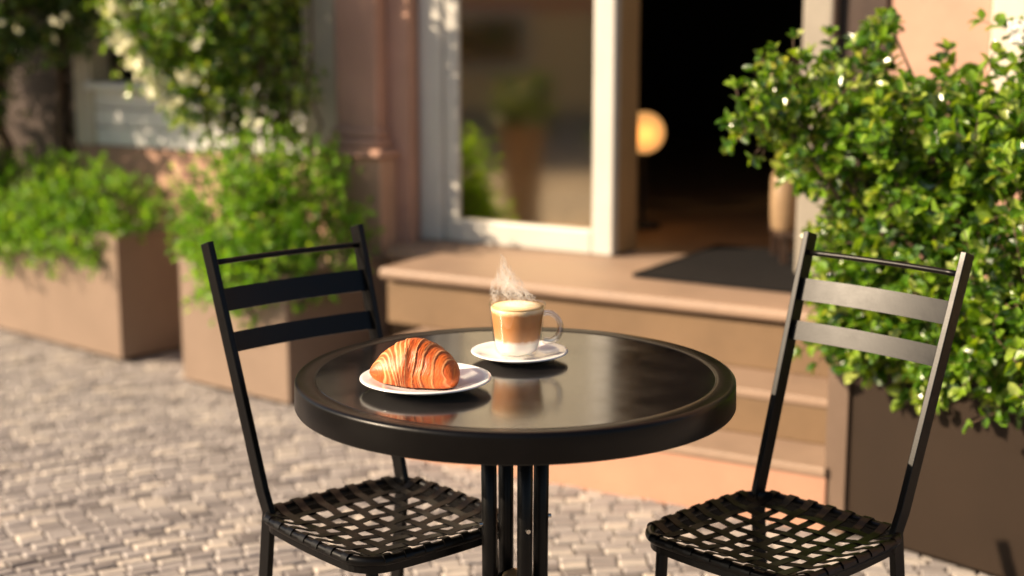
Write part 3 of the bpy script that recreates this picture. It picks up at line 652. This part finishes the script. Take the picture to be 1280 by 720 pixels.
for k in range(90):
    zt = rs.choice([.02, .03, .045, .06, .075, .09])*rs.uniform(.6, 1.05); x0 = rs.uniform(-.95, .8); y0 = rs.uniform(-.9, .9); ph = rs.uniform(0, 6.28); zb = rs.uniform(0, zt*.5)
    pts = []; rad = []; rk = rs.choice([.0011, .0016, .0026, .004])
    m = 26
    for i in range(m):
        u = i/(m-1); z = zb+(zt-zb)*u; hw, cx = env(z)
        tw = .004*math.sin(ph+u*9)+.0035*noise.noise(Vector((x0*3, y0*3, z*60)))
        pts.append((cx+x0*hw+tw, y0*hw*.8+.004*math.cos(ph+u*7), z+.002*math.sin(ph*2+u*12))); rad.append(rk*math.sin(PI*min(1, .06+u*.94))**.6+.0002)
    b.tube(pts, rad, 10)
o = b.build('steam', sm, None, True); o.location = (SX-.012, SY, TZ+.0058+HC); tag(o, 'thin pale steam wisps rising off the hot coffee', 'steam')

# croissant -------------------------------------------------------------------
def croissant():
    ns_, nt_ = 320, 120; Lh = .079; vs = []; cols = []
    cuts = [0, .20, .44, .66, .86, 1.0]
    for i in range(ns_+1):
        s = -1+2*i/ns_
        ax = Vector((s*Lh, -.034*(abs(s)**2.0), 0)); ta = Vector((Lh, -.068*s, 0)).normalized(); nr = Vector((-ta.y, ta.x, 0))
        for j in range(nt_):
            th = 2*PI*j/nt_; c_, s_ = math.cos(th), math.sin(th)
            nz = noise.noise(Vector((s*2.2, c_*1.1, s_*1.1)))
            ss = s + .13*math.sin(th+.9) + .10*nz                      # rolled layers run aslant round the roll
            a = min(.9999, abs(ss)); k = max(q for q in range(len(cuts)-1) if cuts[q] <= a); f = (a-cuts[k])/(cuts[k+1]-cuts[k])
            base = .0475*(1-min(1, abs(s))**2.1)**.72+.004*(1-s*s)
            lay = (1.0+.06*f**.7) if k else 1.0+.055*f*f
            phs = f*24+2.2*nz*3+k*2; strip = .006*math.sin(phs)*(.3+.7*f) + .0045*math.sin(phs*2.7+4*noise.noise(Vector((s*9, c_*4, s_*4)))) + .012*noise.noise(Vector((s*30, c_*5, s_*5)))
            wob = .07*noise.noise(Vector((s*3.3, c_*1.3, s_*1.3+5)))
            r = base*(lay+strip+wob); y = r*c_*.98; z = r*s_*(1.0+.17*math.exp(-((s+.12)/.42)**2))
            if z < -.016: z = -.016-(z+.016)*-.10
            vs.append(ax+nr*y+Vector((0, 0, z+.018)))
            edge = (k < 4)*(math.exp(-((f-.90)/.10)**2)*(1.0 if s < .1 else .55) + (s < -.05)*.75*math.exp(-((f-.45)/.09)**2))  # cream layer crests; stronger on the left, where sun highlights are painted in
            cols.append((min(1, edge), max(0, math.sin(phs))**3*(.15+.85*f), .5+.5*noise.noise(Vector((s*5, c_*2, s_*2)))))
    fs = [(i*nt_+j, (i+1)*nt_+j, (i+1)*nt_+(j+1) % nt_, i*nt_+(j+1) % nt_) for i in range(ns_) for j in range(nt_)]
    fs += [tuple(range(nt_)), tuple(ns_*nt_+j for j in range(nt_))[::-1]]
    mb = MB(); mb.add(vs, fs)
    m = bpy.data.materials.new('baked_pastry'); m.use_nodes = True; N = m.node_tree.nodes; Lk = m.node_tree.links; p = N['Principled BSDF']
    at = N.new('ShaderNodeAttribute'); at.attribute_name = 'layer'; sx = N.new('ShaderNodeSeparateColor'); Lk.new(at.outputs['Color'], sx.inputs[0])
    tc = N.new('ShaderNodeTexCoord'); n1 = N.new('ShaderNodeTexNoise'); n1.inputs['Scale'].default_value = 32; n1.inputs['Detail'].default_value = 6; Lk.new(tc.outputs['Object'], n1.inputs['Vector'])
    r1 = N.new('ShaderNodeValToRGB'); r1.color_ramp.elements[0].position = .3; r1.color_ramp.elements[0].color = (.32, .04, .004, 1); r1.color_ramp.elements[1].position = .7; r1.color_ramp.elements[1].color = (.60, .12, .010, 1)
    Lk.new(n1.outputs[0], r1.inputs[0])
    x1 = N.new('ShaderNodeMixRGB'); x1.inputs[2].default_value = (.68, .22, .035, 1); Lk.new(r1.outputs[0], x1.inputs[1])
    k1 = N.new('ShaderNodeMath'); k1.operation = 'MULTIPLY'; k1.inputs[1].default_value = .6; Lk.new(sx.outputs[1], k1.inputs[0]); Lk.new(k1.outputs[0], x1.inputs[0])
    x2 = N.new('ShaderNodeMixRGB'); x2.inputs[2].default_value = (.78, .50, .22, 1); k2 = N.new('ShaderNodeMath'); k2.operation = 'MULTIPLY'; k2.inputs[1].default_value = .7; Lk.new(sx.outputs[0], k2.inputs[0]); Lk.new(x1.outputs[0], x2.inputs[1]); Lk.new(k2.outputs[0], x2.inputs[0])
    Lk.new(x2.outputs[0], p.inputs['Base Color']); p.inputs['Roughness'].default_value = .48; p.inputs['Coat Weight'].default_value = .05; p.inputs['Coat Roughness'].default_value = .25
    bp = N.new('ShaderNodeBump'); bp.inputs['Strength'].default_value = .5; bp.inputs['Distance'].default_value = .0012
    n2 = N.new('ShaderNodeTexNoise'); n2.inputs['Scale'].default_value = 220; n2.inputs['Detail'].default_value = 5; Lk.new(tc.outputs['Object'], n2.inputs['Vector'])
    Lk.new(n2.outputs[0], bp.inputs['Height']); Lk.new(bp.outputs[0], p.inputs['Normal'])
    o = mb.build('croissant', m, None, True)
    ca = o.data.color_attributes.new('layer', 'FLOAT_COLOR', 'POINT')
    for i, c in enumerate(cols): ca.data[i].color = (*c, 1)
    o.location = (PXx-.012, PYy+.004, TZ+.0078); o.rotation_euler = (0, 0, math.radians(-22))
    tag(o, 'golden brown croissant with flaky ridges on the white plate', 'croissant')
croissant()
